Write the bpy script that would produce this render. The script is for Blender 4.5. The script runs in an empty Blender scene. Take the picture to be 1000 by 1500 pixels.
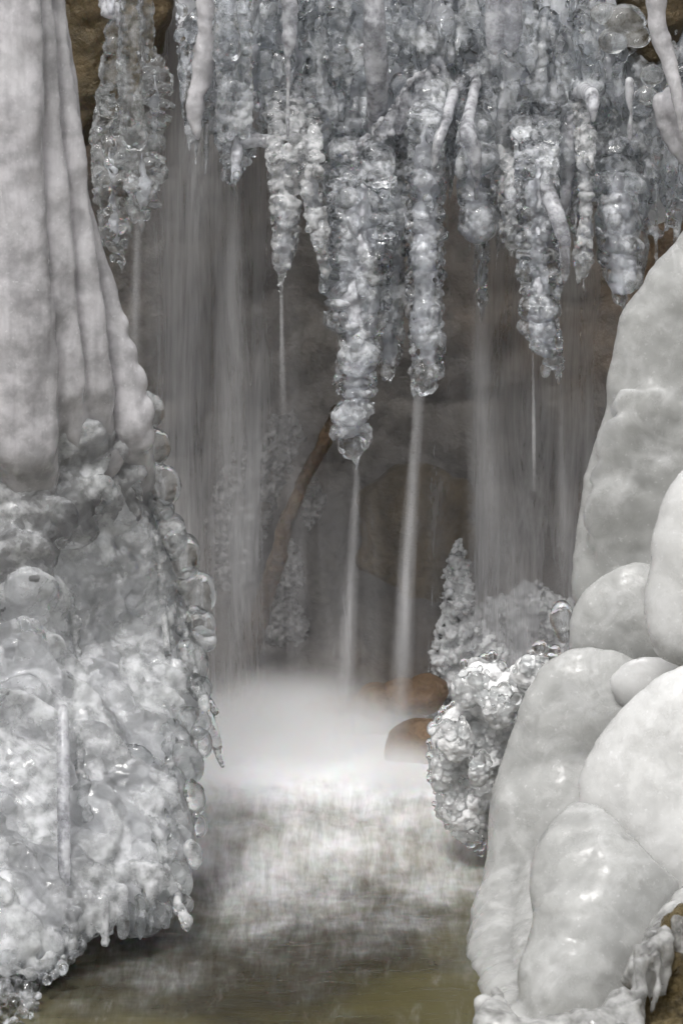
import bpy, math, random
import numpy as np
from mathutils import Vector
R_ = math.radians
sc = bpy.context.scene
COL = sc.collection

# ------------------------------------------------------------------ camera
PITCH, CAM_H, FPX = R_(15.0), 2.15, 6000.0
cam_d = bpy.data.cameras.new('camera')
cam = bpy.data.objects.new('camera', cam_d); COL.objects.link(cam)
cam.location = (0, 0, CAM_H); cam.rotation_euler = (math.pi/2 - PITCH, 0, 0)
cam_d.sensor_fit = 'VERTICAL'; cam_d.sensor_height = 36; cam_d.sensor_width = 24
cam_d.lens = 36*FPX/1500.0
cam_d.clip_start = 0.1; cam_d.clip_end = 500
cam_d.dof.use_dof = True; cam_d.dof.focus_distance = 6.25; cam_d.dof.aperture_fstop = 9
sc.camera = cam

# ------------------------------------------------------------------ light: overcast sky, soft sun
SUN_EL, SUN_AZ = R_(58), R_(200)
w = bpy.data.worlds.new('World'); sc.world = w; w.use_nodes = True
nt = w.node_tree
bg = nt.nodes['Background']
sky = nt.nodes.new('ShaderNodeTexSky'); sky.sky_type = 'NISHITA'; sky.sun_disc = False
sky.sun_elevation = SUN_EL; sky.sun_rotation = SUN_AZ
sky.air_density = 1.0; sky.dust_density = 4.0; sky.ozone_density = 1.0
hs = nt.nodes.new('ShaderNodeHueSaturation'); hs.inputs['Saturation'].default_value = 0.12
nt.links.new(sky.outputs[0], hs.inputs['Color']); nt.links.new(hs.outputs[0], bg.inputs['Color'])
bg.inputs['Strength'].default_value = 0.12
sd = bpy.data.lights.new('sun', 'SUN'); sd.energy = 1.5; sd.angle = R_(14); sd.color = (1.0, 0.98, 0.96)
sun = bpy.data.objects.new('sun', sd); COL.objects.link(sun)
# sky sun_rotation az: direction towards sun
sdir = Vector((math.sin(SUN_AZ)*math.cos(SUN_EL), math.cos(SUN_AZ)*math.cos(SUN_EL), math.sin(SUN_EL)))
sun.rotation_euler = sdir.to_track_quat('Z', 'Y').to_euler(); sun.location = (0, 3, 6)
vs = sc.view_settings
sc.display_settings.display_device = 'sRGB'
vs.view_transform = 'Standard'; vs.look = 'None'; vs.exposure = 0.38; vs.gamma = 1
cy = sc.cycles
cy.use_denoising = True; cy.use_adaptive_sampling = True; cy.adaptive_threshold = .04
cy.max_bounces = 12; cy.transmission_bounces = 9; cy.transparent_max_bounces = 64
cy.glossy_bounces = 4; cy.diffuse_bounces = 3; cy.volume_bounces = 4
cy.caustics_reflective = False; cy.caustics_refractive = True; cy.blur_glossy = 0.3
cy.sample_clamp_indirect = 6

# ------------------------------------------------------------------ helpers
CP, SP = math.cos(PITCH), math.sin(PITCH)
def P(px, py, Y):
    """world point at depth Y on the photograph's ray"""
    dx = (px-500.0)/FPX; dy = (750.0-py)/FPX
    t = Y/(CP + dy*SP)
    return np.array((dx*t, Y, CAM_H + t*(-SP + dy*CP)))
def S(Y, py=750):
    """metres per photo pixel at depth Y"""
    return Y/(CP + (750.0-py)/FPX*SP)/FPX

def _hash(ix, iy, iz, seed):
    h = (ix*374761393 + iy*668265263 + iz*2147483647 + seed*974711) & 0xffffffff
    h = ((h ^ (h >> 13))*1274126177) & 0xffffffff
    h = ((h ^ (h >> 16))*2246822519) & 0xffffffff
    return ((h ^ (h >> 15)) & 0xffffff)/float(0xffffff)
def vnoise(p, scale, seed=0):
    q = p*scale; i = np.floor(q).astype(np.int64); f = q-i; f = f*f*(3-2*f)
    r = 0
    for a in (0, 1):
        for b in (0, 1):
            for c in (0, 1):
                wgt = (f[:,0] if a else 1-f[:,0])*(f[:,1] if b else 1-f[:,1])*(f[:,2] if c else 1-f[:,2])
                r = r + wgt*_hash(i[:,0]+a, i[:,1]+b, i[:,2]+c, seed)
    return r*2-1
def fbm(p, scale, octv=4, seed=0):
    r = 0; a = 1; t = 0
    for o in range(octv):
        r = r + a*vnoise(p, scale*2**o, seed+o); t += a; a *= .5
    return r/t
def worley(p, scale, seed=0):
    q = p*scale; i = np.floor(q).astype(np.int64); best = np.full(len(p), 9.0)
    for a in (-1, 0, 1):
        for b in (-1, 0, 1):
            for c in (-1, 0, 1):
                cx = i[:,0]+a; cy_ = i[:,1]+b; cz = i[:,2]+c
                d = (cx+_hash(cx,cy_,cz,seed)-q[:,0])**2 + (cy_+_hash(cx,cy_,cz,seed+7)-q[:,1])**2 + (cz+_hash(cx,cy_,cz,seed+13)-q[:,2])**2
                best = np.minimum(best, d)
    return np.sqrt(best)

def _ico(sub):
    import bmesh
    bm = bmesh.new(); bmesh.ops.create_icosphere(bm, subdivisions=sub, radius=1)
    v = np.array([x.co[:] for x in bm.verts]); f = np.array([[q.index for q in x.verts] for x in bm.faces])
    bm.free(); return v, f
ICO2, ICO3 = _ico(2), _ico(3)

def raw_mesh(name, v, f):
    m = bpy.data.meshes.new(name)
    n = len(f[0])
    m.vertices.add(len(v)); m.vertices.foreach_set('co', np.asarray(v, dtype=np.float32).ravel())
    f = np.asarray(f, dtype=np.int32)
    m.loops.add(f.size); m.loops.foreach_set('vertex_index', f.ravel())
    m.polygons.add(len(f)); m.polygons.foreach_set('loop_start', np.arange(0, f.size, n, dtype=np.int32))
    m.polygons.foreach_set('loop_total', np.full(len(f), n, dtype=np.int32))
    m.update(calc_edges=True); m.validate()
    return m
def smooth_shade(m):
    m.polygons.foreach_set('use_smooth', np.ones(len(m.polygons), dtype=bool))

class Blobs:
    """collects ellipsoids in world space; build() fuses them into one surface"""
    def __init__(s, seed=0): s.b = []; s.rng = np.random.default_rng(seed)
    def add(s, c, r, tilt=0.0, pitch=0.0):
        r = np.array(r if hasattr(r, '__len__') else (r, r, r), dtype=float)
        s.b.append((np.array(c, dtype=float), r, tilt, pitch))
    def px(s, px, py, Y, rx, ry=None, rd=None, tilt=0.0, pitch=0.0):
        k = S(Y, py); ry = rx if ry is None else ry; rd = rx if rd is None else rd
        s.add(P(px, py, Y), (rx*k, rd*k, ry*k), tilt, pitch)
    def chain(s, pts, Y, step=.4, rd=1.0, jit=0.0, dY=0.0):
        """pts: (px,py,r) or (px,py,r,Y)"""
        for a, b in zip(pts[:-1], pts[1:]):
            L = math.hypot(b[0]-a[0], b[1]-a[1]); rm = max(1.5, (a[2]+b[2])*.5)
            n = max(1, int(L/(rm*step)))
            for i in range(n+1):
                t = i/n
                r = (a[2]+(b[2]-a[2])*t)*(1+jit*s.rng.normal())
                y = (a[3]+(b[3]-a[3])*t) if len(a) > 3 else Y
                s.px(a[0]+(b[0]-a[0])*t + jit*r*s.rng.normal(), a[1]+(b[1]-a[1])*t, y + dY*s.rng.normal(), r, r*1.15, r*rd)
    def fill(s, poly, Y, n, rmin, rmax, rd=1.0, stretch=1.0, jy=0.0, lean=None):
        poly = np.array(poly, dtype=float)
        lo, hi = poly.min(0), poly.max(0); k = 0; tries = 0
        while k < n and tries < n*40:
            tries += 1
            x, y = lo + (hi-lo)*s.rng.random(2)
            ins, d = pdist(poly, x, y)
            if not ins or d < rmin: continue
            r = min(d*.98, rmin + (rmax-rmin)*s.rng.random()**1.3)
            yy = Y + (lean(x, y) if lean else 0) + jy*s.rng.normal()
            s.px(x, y, yy, r, min(r*stretch, max(r, d)), r*rd, s.rng.normal()*.25)
            k += 1
    def plates(s, poly, Y, n, rmin, rmax, lean=None, jy=.012, pitch=.45, tilt=0.0, flat=.5):
        """overlapping lobes like flowstone: the lower edge of each stands forward"""
        poly = np.array(poly, dtype=float); lo, hi = poly.min(0), poly.max(0); k = 0; tries = 0
        while k < n and tries < n*40:
            tries += 1
            x, y = lo + (hi-lo)*s.rng.random(2)
            ins, d = pdist(poly, x, y)
            if not ins or d < rmin*.6: continue
            r = min(d*1.05, rmin + (rmax-rmin)*s.rng.random()**1.5); r = max(r, rmin*.6)
            s.px(x, y, Y + (lean(x, y) if lean else 0) + jy*s.rng.normal(), r, r*s.rng.uniform(.9, 1.5), r*flat, tilt + .3*s.rng.normal(), -pitch*s.rng.uniform(.5, 1.3))
            k += 1
    def stack(s, poly, Y, bead, side=0.0, jy=.006, wide=2.0, sink=0.0, sunk=90):
        """rings of beads stacked down an outline"""
        poly = np.array(poly, dtype=float); y = poly[:,1].min() + bead*.4; y1 = poly[:,1].max()
        while y < y1-bead*.25:
            xs = []
            for a, b in zip(poly, np.roll(poly, -1, 0)):
                if (a[1] > y) != (b[1] > y): xs.append(a[0]+(b[0]-a[0])*(y-a[1])/(b[1]-a[1]))
            if len(xs) >= 2:
                xl, xr = min(xs), max(xs); w_ = xr-xl
                n = max(1, int(round(w_/(bead*wide))))
                for i in range(n):
                    r = w_/n/2*s.rng.uniform(.98, 1.22)
                    h = min(bead*s.rng.uniform(.35, 1.15), max(r, 3)*1.3); yy = Y + sink*max(0, 1-(y-poly[:,1].min())/sunk)
                    s.px(xl+w_*(i+.5)/n + s.rng.normal()*r*.08, y + s.rng.normal()*bead*.15, yy + jy*s.rng.normal(), r, h, min(r, w_*.5)*1.0, s.rng.normal()*.15)
                if side:
                    for sx in (xl, xr):
                        if s.rng.random() < side:
                            q = s.rng.uniform(.25, .5)*bead; s.px(sx + (q*.3 if sx == xl else -q*.3), y+s.rng.normal()*bead*.3, yy-.004+.008*s.rng.normal(), q*.8, q*s.rng.uniform(.9, 2.0), q*.8)
            y += bead*s.rng.uniform(.7, 1.15)
    def spine(s, poly, Y, k=.45, cap=40, stop=.9):
        poly = np.array(poly, dtype=float); y0, y1 = poly[:,1].min(), poly[:,1].max(); y = y0+(85 if y1-y0 > 190 else .3*(y1-y0)); ya = y
        while y < y0+(y1-y0)*stop:
            xs = [a[0]+(b[0]-a[0])*(y-a[1])/(b[1]-a[1]) for a, b in zip(poly, np.roll(poly, -1, 0)) if (a[1] > y) != (b[1] > y)]
            if len(xs) >= 2:
                w_ = max(xs)-min(xs); r = max(2.5, min(cap, w_*.5*k*s.rng.uniform(.7, 1.15)*min(1, .25+(y-ya)/60)))
                s.px((max(xs)+min(xs))/2 + s.rng.normal()*r*.1, y, Y, r, r*1.3, r)
                y += r*.5
            else: y += 2
    def rim(s, poly, Y, spacing, rlo, rhi, inset=.6, jy=0.0, keep=None, lean=None):
        """small beads along an outline"""
        poly = np.array(poly, dtype=float)
        for a, b in zip(poly, np.roll(poly, -1, 0)):
            L = np.hypot(*(b-a)); n = int(L/spacing)
            for i in range(n):
                p = a + (b-a)*((i+s.rng.random())/max(1, n))
                if keep and not keep(p[0], p[1]): continue
                nrm = np.array((-(b-a)[1], (b-a)[0]))/max(L, 1e-6)
                if not pdist(poly, *(p+nrm*3))[0]: nrm = -nrm
                r = rlo + (rhi-rlo)*s.rng.random()**1.6
                q = p + nrm*r*inset
                s.px(q[0], q[1], Y + (lean(*q) if lean else 0) + jy*s.rng.normal(), r, r*s.rng.uniform(.8, 1.3), r)
    def build(s, name, mat, parent=None, voxel=.0025, smooth=3, disp=(), base=None, lod=3):
        V, F = (ICO3 if lod == 3 else ICO2)
        vs_, fs_ = [], []; o = 0
        for c, r, t, pt in s.b:
            v = V*r
            if pt:
                ct, st = math.cos(pt), math.sin(pt)
                v = np.stack((v[:,0], v[:,1]*ct + v[:,2]*st, v[:,2]*ct - v[:,1]*st), 1)
            if t:
                ct, st = math.cos(t), math.sin(t)
                v = np.stack((v[:,0]*ct - v[:,2]*st, v[:,1], v[:,0]*st + v[:,2]*ct), 1)
            vs_.append(v+c); fs_.append(F+o); o += len(V)
        m = raw_mesh('tmp', np.concatenate(vs_), np.concatenate(fs_))
        ob = bpy.data.objects.new('tmp', m); COL.objects.link(ob)
        md = ob.modifiers.new('r', 'REMESH'); md.mode = 'VOXEL'; md.voxel_size = voxel; md.use_smooth_shade = True
        if smooth:
            ms = ob.modifiers.new('s', 'SMOOTH'); ms.iterations = smooth; ms.factor = .5
        dg = bpy.context.evaluated_depsgraph_get()
        me = bpy.data.meshes.new_from_object(ob.evaluated_get(dg))
        bpy.data.objects.remove(ob); bpy.data.meshes.remove(m)
        me.name = name
        return finish(name, me, mat, parent, disp, base)

def finish(name, me, mat, parent=None, disp=(), base=None):
    n = len(me.vertices)
    co = np.empty(n*3, dtype=np.float32); me.vertices.foreach_get('co', co); co = co.reshape(-1, 3).astype(float)
    for kind, amp, scale, seed in disp:
        nr = np.empty(n*3, dtype=np.float32); me.vertices.foreach_get('normal', nr); nr = nr.reshape(-1, 3)
        if kind == 'cell': d = .5 - worley(co, scale, seed)       # rounded pebbles
        elif kind == 'crack': d = worley(co, scale, seed) - .5
        elif kind == 'ring': d = np.sin(co[:,2]*scale + 3*vnoise(co, 14, seed))*.5
        elif kind == 'rib': d = np.abs(vnoise(co*np.array((1,1,.18)), scale, seed))-.3
        else: d = fbm(co, scale, 3, seed)
        co = co + nr*(amp*d)[:,None]
        me.vertices.foreach_set('co', co.astype(np.float32).ravel()); me.update()
    smooth_shade(me)
    ob = bpy.data.objects.new(name, me); COL.objects.link(ob)
    if parent is not None:
        org = np.array(parent.location); ob.parent = parent
    else:
        c = co.mean(0); org = np.array((c[0], c[1], co[:,2].min())) if base is None else np.array(base)
        ob.location = org
    co -= org
    me.vertices.foreach_set('co', co.astype(np.float32).ravel()); me.update()
    me.materials.clear(); me.materials.append(mat)
    return ob

def pdist(poly, x, y):
    a = poly; b = np.roll(poly, -1, 0)
    e = b-a; w_ = np.array((x, y))-a
    t = np.clip((w_*e).sum(1)/np.maximum((e*e).sum(1), 1e-9), 0, 1)
    d = np.hypot(*(w_ - e*t[:,None]).T).min()
    c = ((a[:,1] > y) != (b[:,1] > y)) & (x < (b[:,0]-a[:,0])*(y-a[:,1])/np.where(b[:,1]-a[:,1] == 0, 1e-9, b[:,1]-a[:,1]) + a[:,0])
    return bool(c.sum() % 2), d

def tag(o, label, cat, group=None, kind=None):
    if label: o['label'] = label
    if cat: o['category'] = cat
    if group: o['group'] = group
    if kind: o['kind'] = kind
    return o
def thing(name, loc, label, cat, group=None):
    o = bpy.data.objects.new(name, None); COL.objects.link(o); o.location = loc; o.empty_display_size = .1
    return tag(o, label, cat, group)

# ------------------------------------------------------------------ materials
def new_mat(name):
    m = bpy.data.materials.new(name); m.use_nodes = True
    t = m.node_tree
    for n in list(t.nodes): t.nodes.remove(n)
    out = t.nodes.new('ShaderNodeOutputMaterial')
    return m, t, out
def N(t, typ, **kw):
    n = t.nodes.new(typ)
    for k, v in kw.items():
        if k.startswith('i_'):
            n.inputs[k[2:].replace('_', ' ')].default_value = v
        else: setattr(n, k, v)
    return n
def ramp(t, src, a, b, va=0.0, vb=1.0):
    r = N(t, 'ShaderNodeMapRange'); r.interpolation_type = 'SMOOTHSTEP'
    t.links.new(src, r.inputs['Value'])
    r.inputs['From Min'].default_value = a; r.inputs['From Max'].default_value = b
    r.inputs['To Min'].default_value = va; r.inputs['To Max'].default_value = vb
    return r.outputs['Result']
def math_(t, op, a, b=None):
    n = N(t, 'ShaderNodeMath', operation=op)
    for i, v in enumerate((a, b)):
        if v is None: continue
        if isinstance(v, (int, float)): n.inputs[i].default_value = v
        else: t.links.new(v, n.inputs[i])
    return n.outputs[0]
def noise(t, co, scale, detail=3, rough=.55, dist=0.0):
    n = N(t, 'ShaderNodeTexNoise'); n.inputs['Scale'].default_value = scale
    n.inputs['Detail'].default_value = detail; n.inputs['Roughness'].default_value = rough; n.inputs['Distortion'].default_value = dist
    t.links.new(co, n.inputs['Vector']); return n.outputs['Fac']
def mapping(t, co, scale):
    m = N(t, 'ShaderNodeMapping'); m.inputs['Scale'].default_value = scale
    t.links.new(co, m.inputs['Vector']); return m.outputs[0]
def mixc(t, fac, a, b):
    m = N(t, 'ShaderNodeMix', data_type='RGBA')
    if isinstance(fac, (int, float)): m.inputs[0].default_value = fac
    else: t.links.new(fac, m.inputs[0])
    for i, c in ((6, a), (7, b)):
        if isinstance(c, tuple): m.inputs[i].default_value = (*c, 1)
        else: t.links.new(c, m.inputs[i])
    return m.outputs[2]

def ice_mat(name, col=(.86,.87,.88), clear=(.25,.75), n_lo=.42, n_hi=.62, nscale=14, rough=(.05,.2), bump=.25, bscale=70, sss=.02, cell=0.0, cellscale=60, tint2=(.78,.80,.80), vein=0.0, veinscale=18, coat=0.0, frost=0.0, vert=0.0):
    m, t, out = new_mat(name)
    co = N(t, 'ShaderNodeNewGeometry').outputs['Position']
    b = N(t, 'ShaderNodeBsdfPrincipled')
    n1 = noise(t, co, nscale, 5, .6, .4)
    n2 = noise(t, co, nscale*4.5, 4, .6)
    mixn = math_(t, 'ADD', math_(t, 'MULTIPLY', n1, .7), math_(t, 'MULTIPLY', n2, .3))
    tr = ramp(t, mixn, n_lo, n_hi, clear[0], clear[1])
    if vein:
        # frozen-in white fracture lines
        wv = N(t, 'ShaderNodeVectorMath', operation='MULTIPLY_ADD')
        nc = N(t, 'ShaderNodeTexNoise'); nc.inputs['Scale'].default_value = veinscale*1.3; nc.inputs['Detail'].default_value = 3
        t.links.new(co, nc.inputs['Vector']); t.links.new(nc.outputs['Color'], wv.inputs[0]); wv.inputs[1].default_value = (.9/veinscale,)*3; t.links.new(co, wv.inputs[2])
        vo = N(t, 'ShaderNodeTexVoronoi', feature='DISTANCE_TO_EDGE'); vo.inputs['Scale'].default_value = veinscale
        t.links.new(wv.outputs[0], vo.inputs['Vector'])
        ve = math_(t, 'MULTIPLY', ramp(t, vo.outputs['Distance'], .09, .0), vein)
        ve = math_(t, 'MULTIPLY', ve, ramp(t, n1, .4, .6, .2, 1))
        tr = math_(t, 'MULTIPLY', tr, math_(t, 'SUBTRACT', 1.0, ve))
    t.links.new(tr, b.inputs['Transmission Weight'])
    basec = mixc(t, ramp(t, n2, .35, .65), col, tint2)
    rg = ramp(t, n2, .3, .7, rough[0], rough[1])
    if vert:
        g = noise(t, mapping(t, co, (1, 1, .12)), 60, 4, .65)
        basec = mixc(t, math_(t, 'MULTIPLY', ramp(t, g, .42, .68), vert*3), basec, tuple(x*.62 for x in col))
    if frost:
        # bubble-white clouds frozen under the skin
        g = noise(t, co, nscale*1.7, 8, .72, .8)
        g = math_(t, 'MULTIPLY', ramp(t, g, .52, .68), frost)
        basec = mixc(t, g, basec, (.92,.92,.93))
        rg = math_(t, 'ADD', rg, math_(t, 'MULTIPLY', g, .2))
        sp = noise(t, co, 150, 2, .5)
        basec = mixc(t, math_(t, 'MULTIPLY', ramp(t, sp, .64, .74), frost*1.3), basec, (.95,.95,.96))
        if vein: basec = mixc(t, math_(t, 'MULTIPLY', ve, .12), basec, (.93,.93,.94))
    t.links.new(basec, b.inputs['Base Color'])
    t.links.new(rg, b.inputs['Roughness'])
    b.inputs['IOR'].default_value = 1.31
    if sss:
        b.inputs['Subsurface Weight'].default_value = 1.0
        b.inputs['Subsurface Radius'].default_value = (1, 1, 1)
        b.inputs['Subsurface Scale'].default_value = sss
    h = noise(t, co, bscale, 3, .5)
    if cell:
        v = N(t, 'ShaderNodeTexVoronoi', feature='SMOOTH_F1'); v.inputs['Scale'].default_value = cellscale
        t.links.new(co, v.inputs['Vector'])
        h = math_(t, 'SUBTRACT', h, math_(t, 'MULTIPLY', v.outputs['Distance'], cell))
    bp = N(t, 'ShaderNodeBump'); bp.inputs['Strength'].default_value = bump; bp.inputs['Distance'].default_value = .01
    t.links.new(h, bp.inputs['Height']); t.links.new(bp.outputs[0], b.inputs['Normal'])
    if coat:
        b.inputs['Coat Weight'].default_value = coat; b.inputs['Coat Roughness'].default_value = .04; b.inputs['Coat IOR'].default_value = 1.33
        t.links.new(bp.outputs[0], b.inputs['Coat Normal'])
    t.links.new(b.outputs[0], out.inputs['Surface'])
    return m

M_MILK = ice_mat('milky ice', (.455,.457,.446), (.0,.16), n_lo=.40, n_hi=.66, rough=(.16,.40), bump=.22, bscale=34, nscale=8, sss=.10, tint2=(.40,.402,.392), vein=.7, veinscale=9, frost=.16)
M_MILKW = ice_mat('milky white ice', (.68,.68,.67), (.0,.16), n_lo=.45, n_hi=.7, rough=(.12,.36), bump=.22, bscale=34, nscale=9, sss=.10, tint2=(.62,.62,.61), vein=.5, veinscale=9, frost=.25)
M_WHITE = ice_mat('white frosted ice', (.74,.75,.78), (.3,.88), rough=(.04,.25), bump=.3, bscale=50, nscale=16, sss=.02, tint2=(.62,.62,.65), coat=.2)
M_CORE = ice_mat('bubbly white ice', (.85,.87,.91), (.05,.6), rough=(.2,.5), bump=.3, bscale=60, sss=0, nscale=22, tint2=(.55,.55,.59))
M_BACK = ice_mat('white ice backing', (.95,.96,.98), (.0,.3), rough=(.1,.4), bump=.4, bscale=40, sss=0, nscale=16, tint2=(.74,.74,.78), vein=.5, veinscale=18)
M_DROP = ice_mat('glass drops', (.97,.97,.97), (.93,1.0), rough=(.0,.01), bump=.03, bscale=60, sss=0)
M_SPARK = ice_mat('frosted white ice', (.95,.95,.95), (.0,.25), rough=(.1,.4), bump=.6, bscale=70, sss=0, nscale=22, tint2=(.85,.85,.85))
M_CURT = ice_mat('draped grey ice', (.68,.665,.685), (.02,.30), rough=(.05,.26), bump=.2, bscale=26, nscale=8, sss=.04, tint2=(.54,.53,.545), vert=.14, frost=.25, coat=.35)
M_LBACK = ice_mat('pale ice body', (.90,.90,.92), (.0,.25), rough=(.12,.35), bump=.25, bscale=30, nscale=9, sss=0, tint2=(.66,.66,.68), vein=.3, veinscale=14)
M_LUMP = ice_mat('cloudy lumpy ice', (.86,.87,.89), (.40,.97), n_lo=.36, n_hi=.58, rough=(.0,.10), bump=.25, bscale=34, nscale=11, sss=0, cell=.3, cellscale=24, vein=.1, veinscale=16)
M_GREY = ice_mat('grey glassy ice', (.66,.66,.65), (.25,.92), n_lo=.40, n_hi=.66, rough=(.03,.2), bump=.25, bscale=30, nscale=8, sss=.03, tint2=(.5,.5,.49), vein=.3, veinscale=10)
M_FROST = ice_mat('frost crystals', (.66,.66,.67), (.1,.6), rough=(.1,.3), bump=.5, bscale=120, nscale=20, sss=0)
M_DIMF = ice_mat('thin frost on rock', (.28,.28,.275), (.1,.5), rough=(.2,.4), bump=.5, bscale=120, nscale=20, sss=0, tint2=(.2,.195,.19))
M_CLOUD = ice_mat('cloudy icicle ice', (.90,.92,.96), (.52,1.0), n_lo=.36, n_hi=.56, rough=(.0,.07), bump=.22, bscale=55, nscale=18, sss=0, cell=.3, cellscale=55, vein=.15, veinscale=30)
M_CLEAR = ice_mat('clear ice', (.95,.96,.97), (.82,1.0), rough=(.0,.04), bump=.2, bscale=70, nscale=20, sss=0, cell=.4, cellscale=70)
M_BEAD = ice_mat('beaded ice', (.97,.97,.98), (.62,1.0), rough=(.0,.05), bump=.12, bscale=90, nscale=26, sss=0)

def rock_mat(name, c1, c2, c3, scale=6, rough=(.35,.7), bump=.6):
    m, t, out = new_mat(name)
    co = N(t, 'ShaderNodeNewGeometry').outputs['Position']
    b = N(t, 'ShaderNodeBsdfPrincipled')
    a = mixc(t, ramp(t, noise(t, co, scale, 6, .6, .3), .38, .62), c1, c2)
    a = mixc(t, ramp(t, noise(t, co, scale*.35, 3, .5), .48, .62), a, c3)
    a = mixc(t, ramp(t, noise(t, co, scale*9, 4, .6), .45, .7, 0, .5), a, tuple(x*.5 for x in c1))
    t.links.new(a, b.inputs['Base Color'])
    t.links.new(ramp(t, noise(t, co, scale*2, 4), .3, .7, rough[0], rough[1]), b.inputs['Roughness'])
    bp = N(t, 'ShaderNodeBump'); bp.inputs['Strength'].default_value = bump; bp.inputs['Distance'].default_value = .03
    t.links.new(noise(t, co, scale*3.5, 8, .65), bp.inputs['Height']); t.links.new(bp.outputs[0], b.inputs['Normal'])
    t.links.new(b.outputs[0], out.inputs['Surface'])
    return m
M_ROCK = rock_mat('wet dark rock', (.075,.068,.062), (.13,.118,.105), (.13,.09,.055))
M_BROWN = rock_mat('brown rock', (.07,.05,.02), (.14,.10,.05), (.05,.035,.015), 9)
M_MOSS = rock_mat('ice glazed brown rock', (.13,.095,.04), (.24,.19,.10), (.30,.28,.24), 16, (.08,.35), 1.0)
M_RUST = rock_mat('rusty boulder', (.15,.095,.055), (.21,.14,.085), (.10,.066,.04), 12)
M_BED = rock_mat('stream bed', (.06,.055,.03), (.10,.085,.05), (.07,.06,.04), 5)
M_BARK = rock_mat('wet bark', (.065,.043,.025), (.12,.074,.036), (.04,.028,.02), 14, (.25,.5))

# ------------------------------------------------------------------ setting
def grid(nx, ny, fn):
    u, v = np.meshgrid(np.linspace(0, 1, nx), np.linspace(0, 1, ny))
    pts = fn(u.ravel(), v.ravel())
    i = np.arange(nx*ny).reshape(ny, nx)
    f = np.stack((i[:-1,:-1], i[:-1,1:], i[1:,1:], i[1:,:-1]), -1).reshape(-1, 4)
    return pts, f
def sstep(a, b, x):
    t = np.clip((x-a)/(b-a), 0, 1); return t*t*(3-2*t)

# stream bed sheet to the horizon; unseen banks added to cut low sky light
def terrain(u, v):
    a = (u*2-1); x = np.sign(a)*np.abs(a)**2.6*150
    b = (v*2-1); y = 5 + np.sign(b)*np.abs(b)**2.6*150
    p = np.stack((x, y, x*0), 1)
    z = -.25 + 2.6*sstep(1.4, 4.5, np.abs(x)) + 1.8*sstep(7.6, 9.5, y) + 1.2*sstep(2.0, -4.0, y)*sstep(-.5, 2, -y)
    z = z + fbm(p, .8, 4, 3)*.12*sstep(.8, 2, np.abs(x)+.0*y) + fbm(p, .12, 3, 5)*1.5*sstep(6, 30, np.hypot(x, y-5))
    return np.stack((x, y, z), 1)
v, f = grid(160, 160, terrain)
tag(finish('ground', raw_mesh('ground', v, f), M_BED, None, (), (0,0,0)), 'brown stream bed with unseen banks added around it to cut low sky light', 'ground', None, 'structure')

# rock face behind the fall, leaning out into an overhang at its lip
def face(u, v):
    x = -1.6 + 3.2*u; z = -.25 + 2.1*v
    p = np.stack((x, x*0+6.9, z), 1)
    y = 6.95 + fbm(p, 2.2, 5, 11)*.16 - .05*np.abs(fbm(p, 7, 3, 4)) - .5*sstep(1.35, 1.8, z) - .25*sstep(.75, 1.5, np.abs(x)) - .22*sstep(.30, .02, z)
    return np.stack((x, y, z), 1)
v, f = grid(320, 240, face)
fr = finish('rock_face', raw_mesh('rock_face', v, f), M_ROCK, None, (), (0,6.9,0))
tag(fr, 'dark wet brown rock face behind the falling water', 'rock face', None, 'structure')
def top(u, v):
    x = -1.6 + 3.2*u; y = 6.36 + 2.6*v
    p = np.stack((x, y, x*0), 1)
    z = 1.85 + fbm(p, 2.2, 4, 21)*.06 + .25*sstep(6.6, 8, y) - .0*x
    return np.stack((x, y, z), 1)
v, f = grid(80, 60, top)
tag(finish('rock_ledge', raw_mesh('rock_ledge', v, f), M_ROCK, None, (), (0,6.9,1.85)), 'rock shelf over which the stream runs above the fall', 'rock ledge', None, 'structure')

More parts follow.
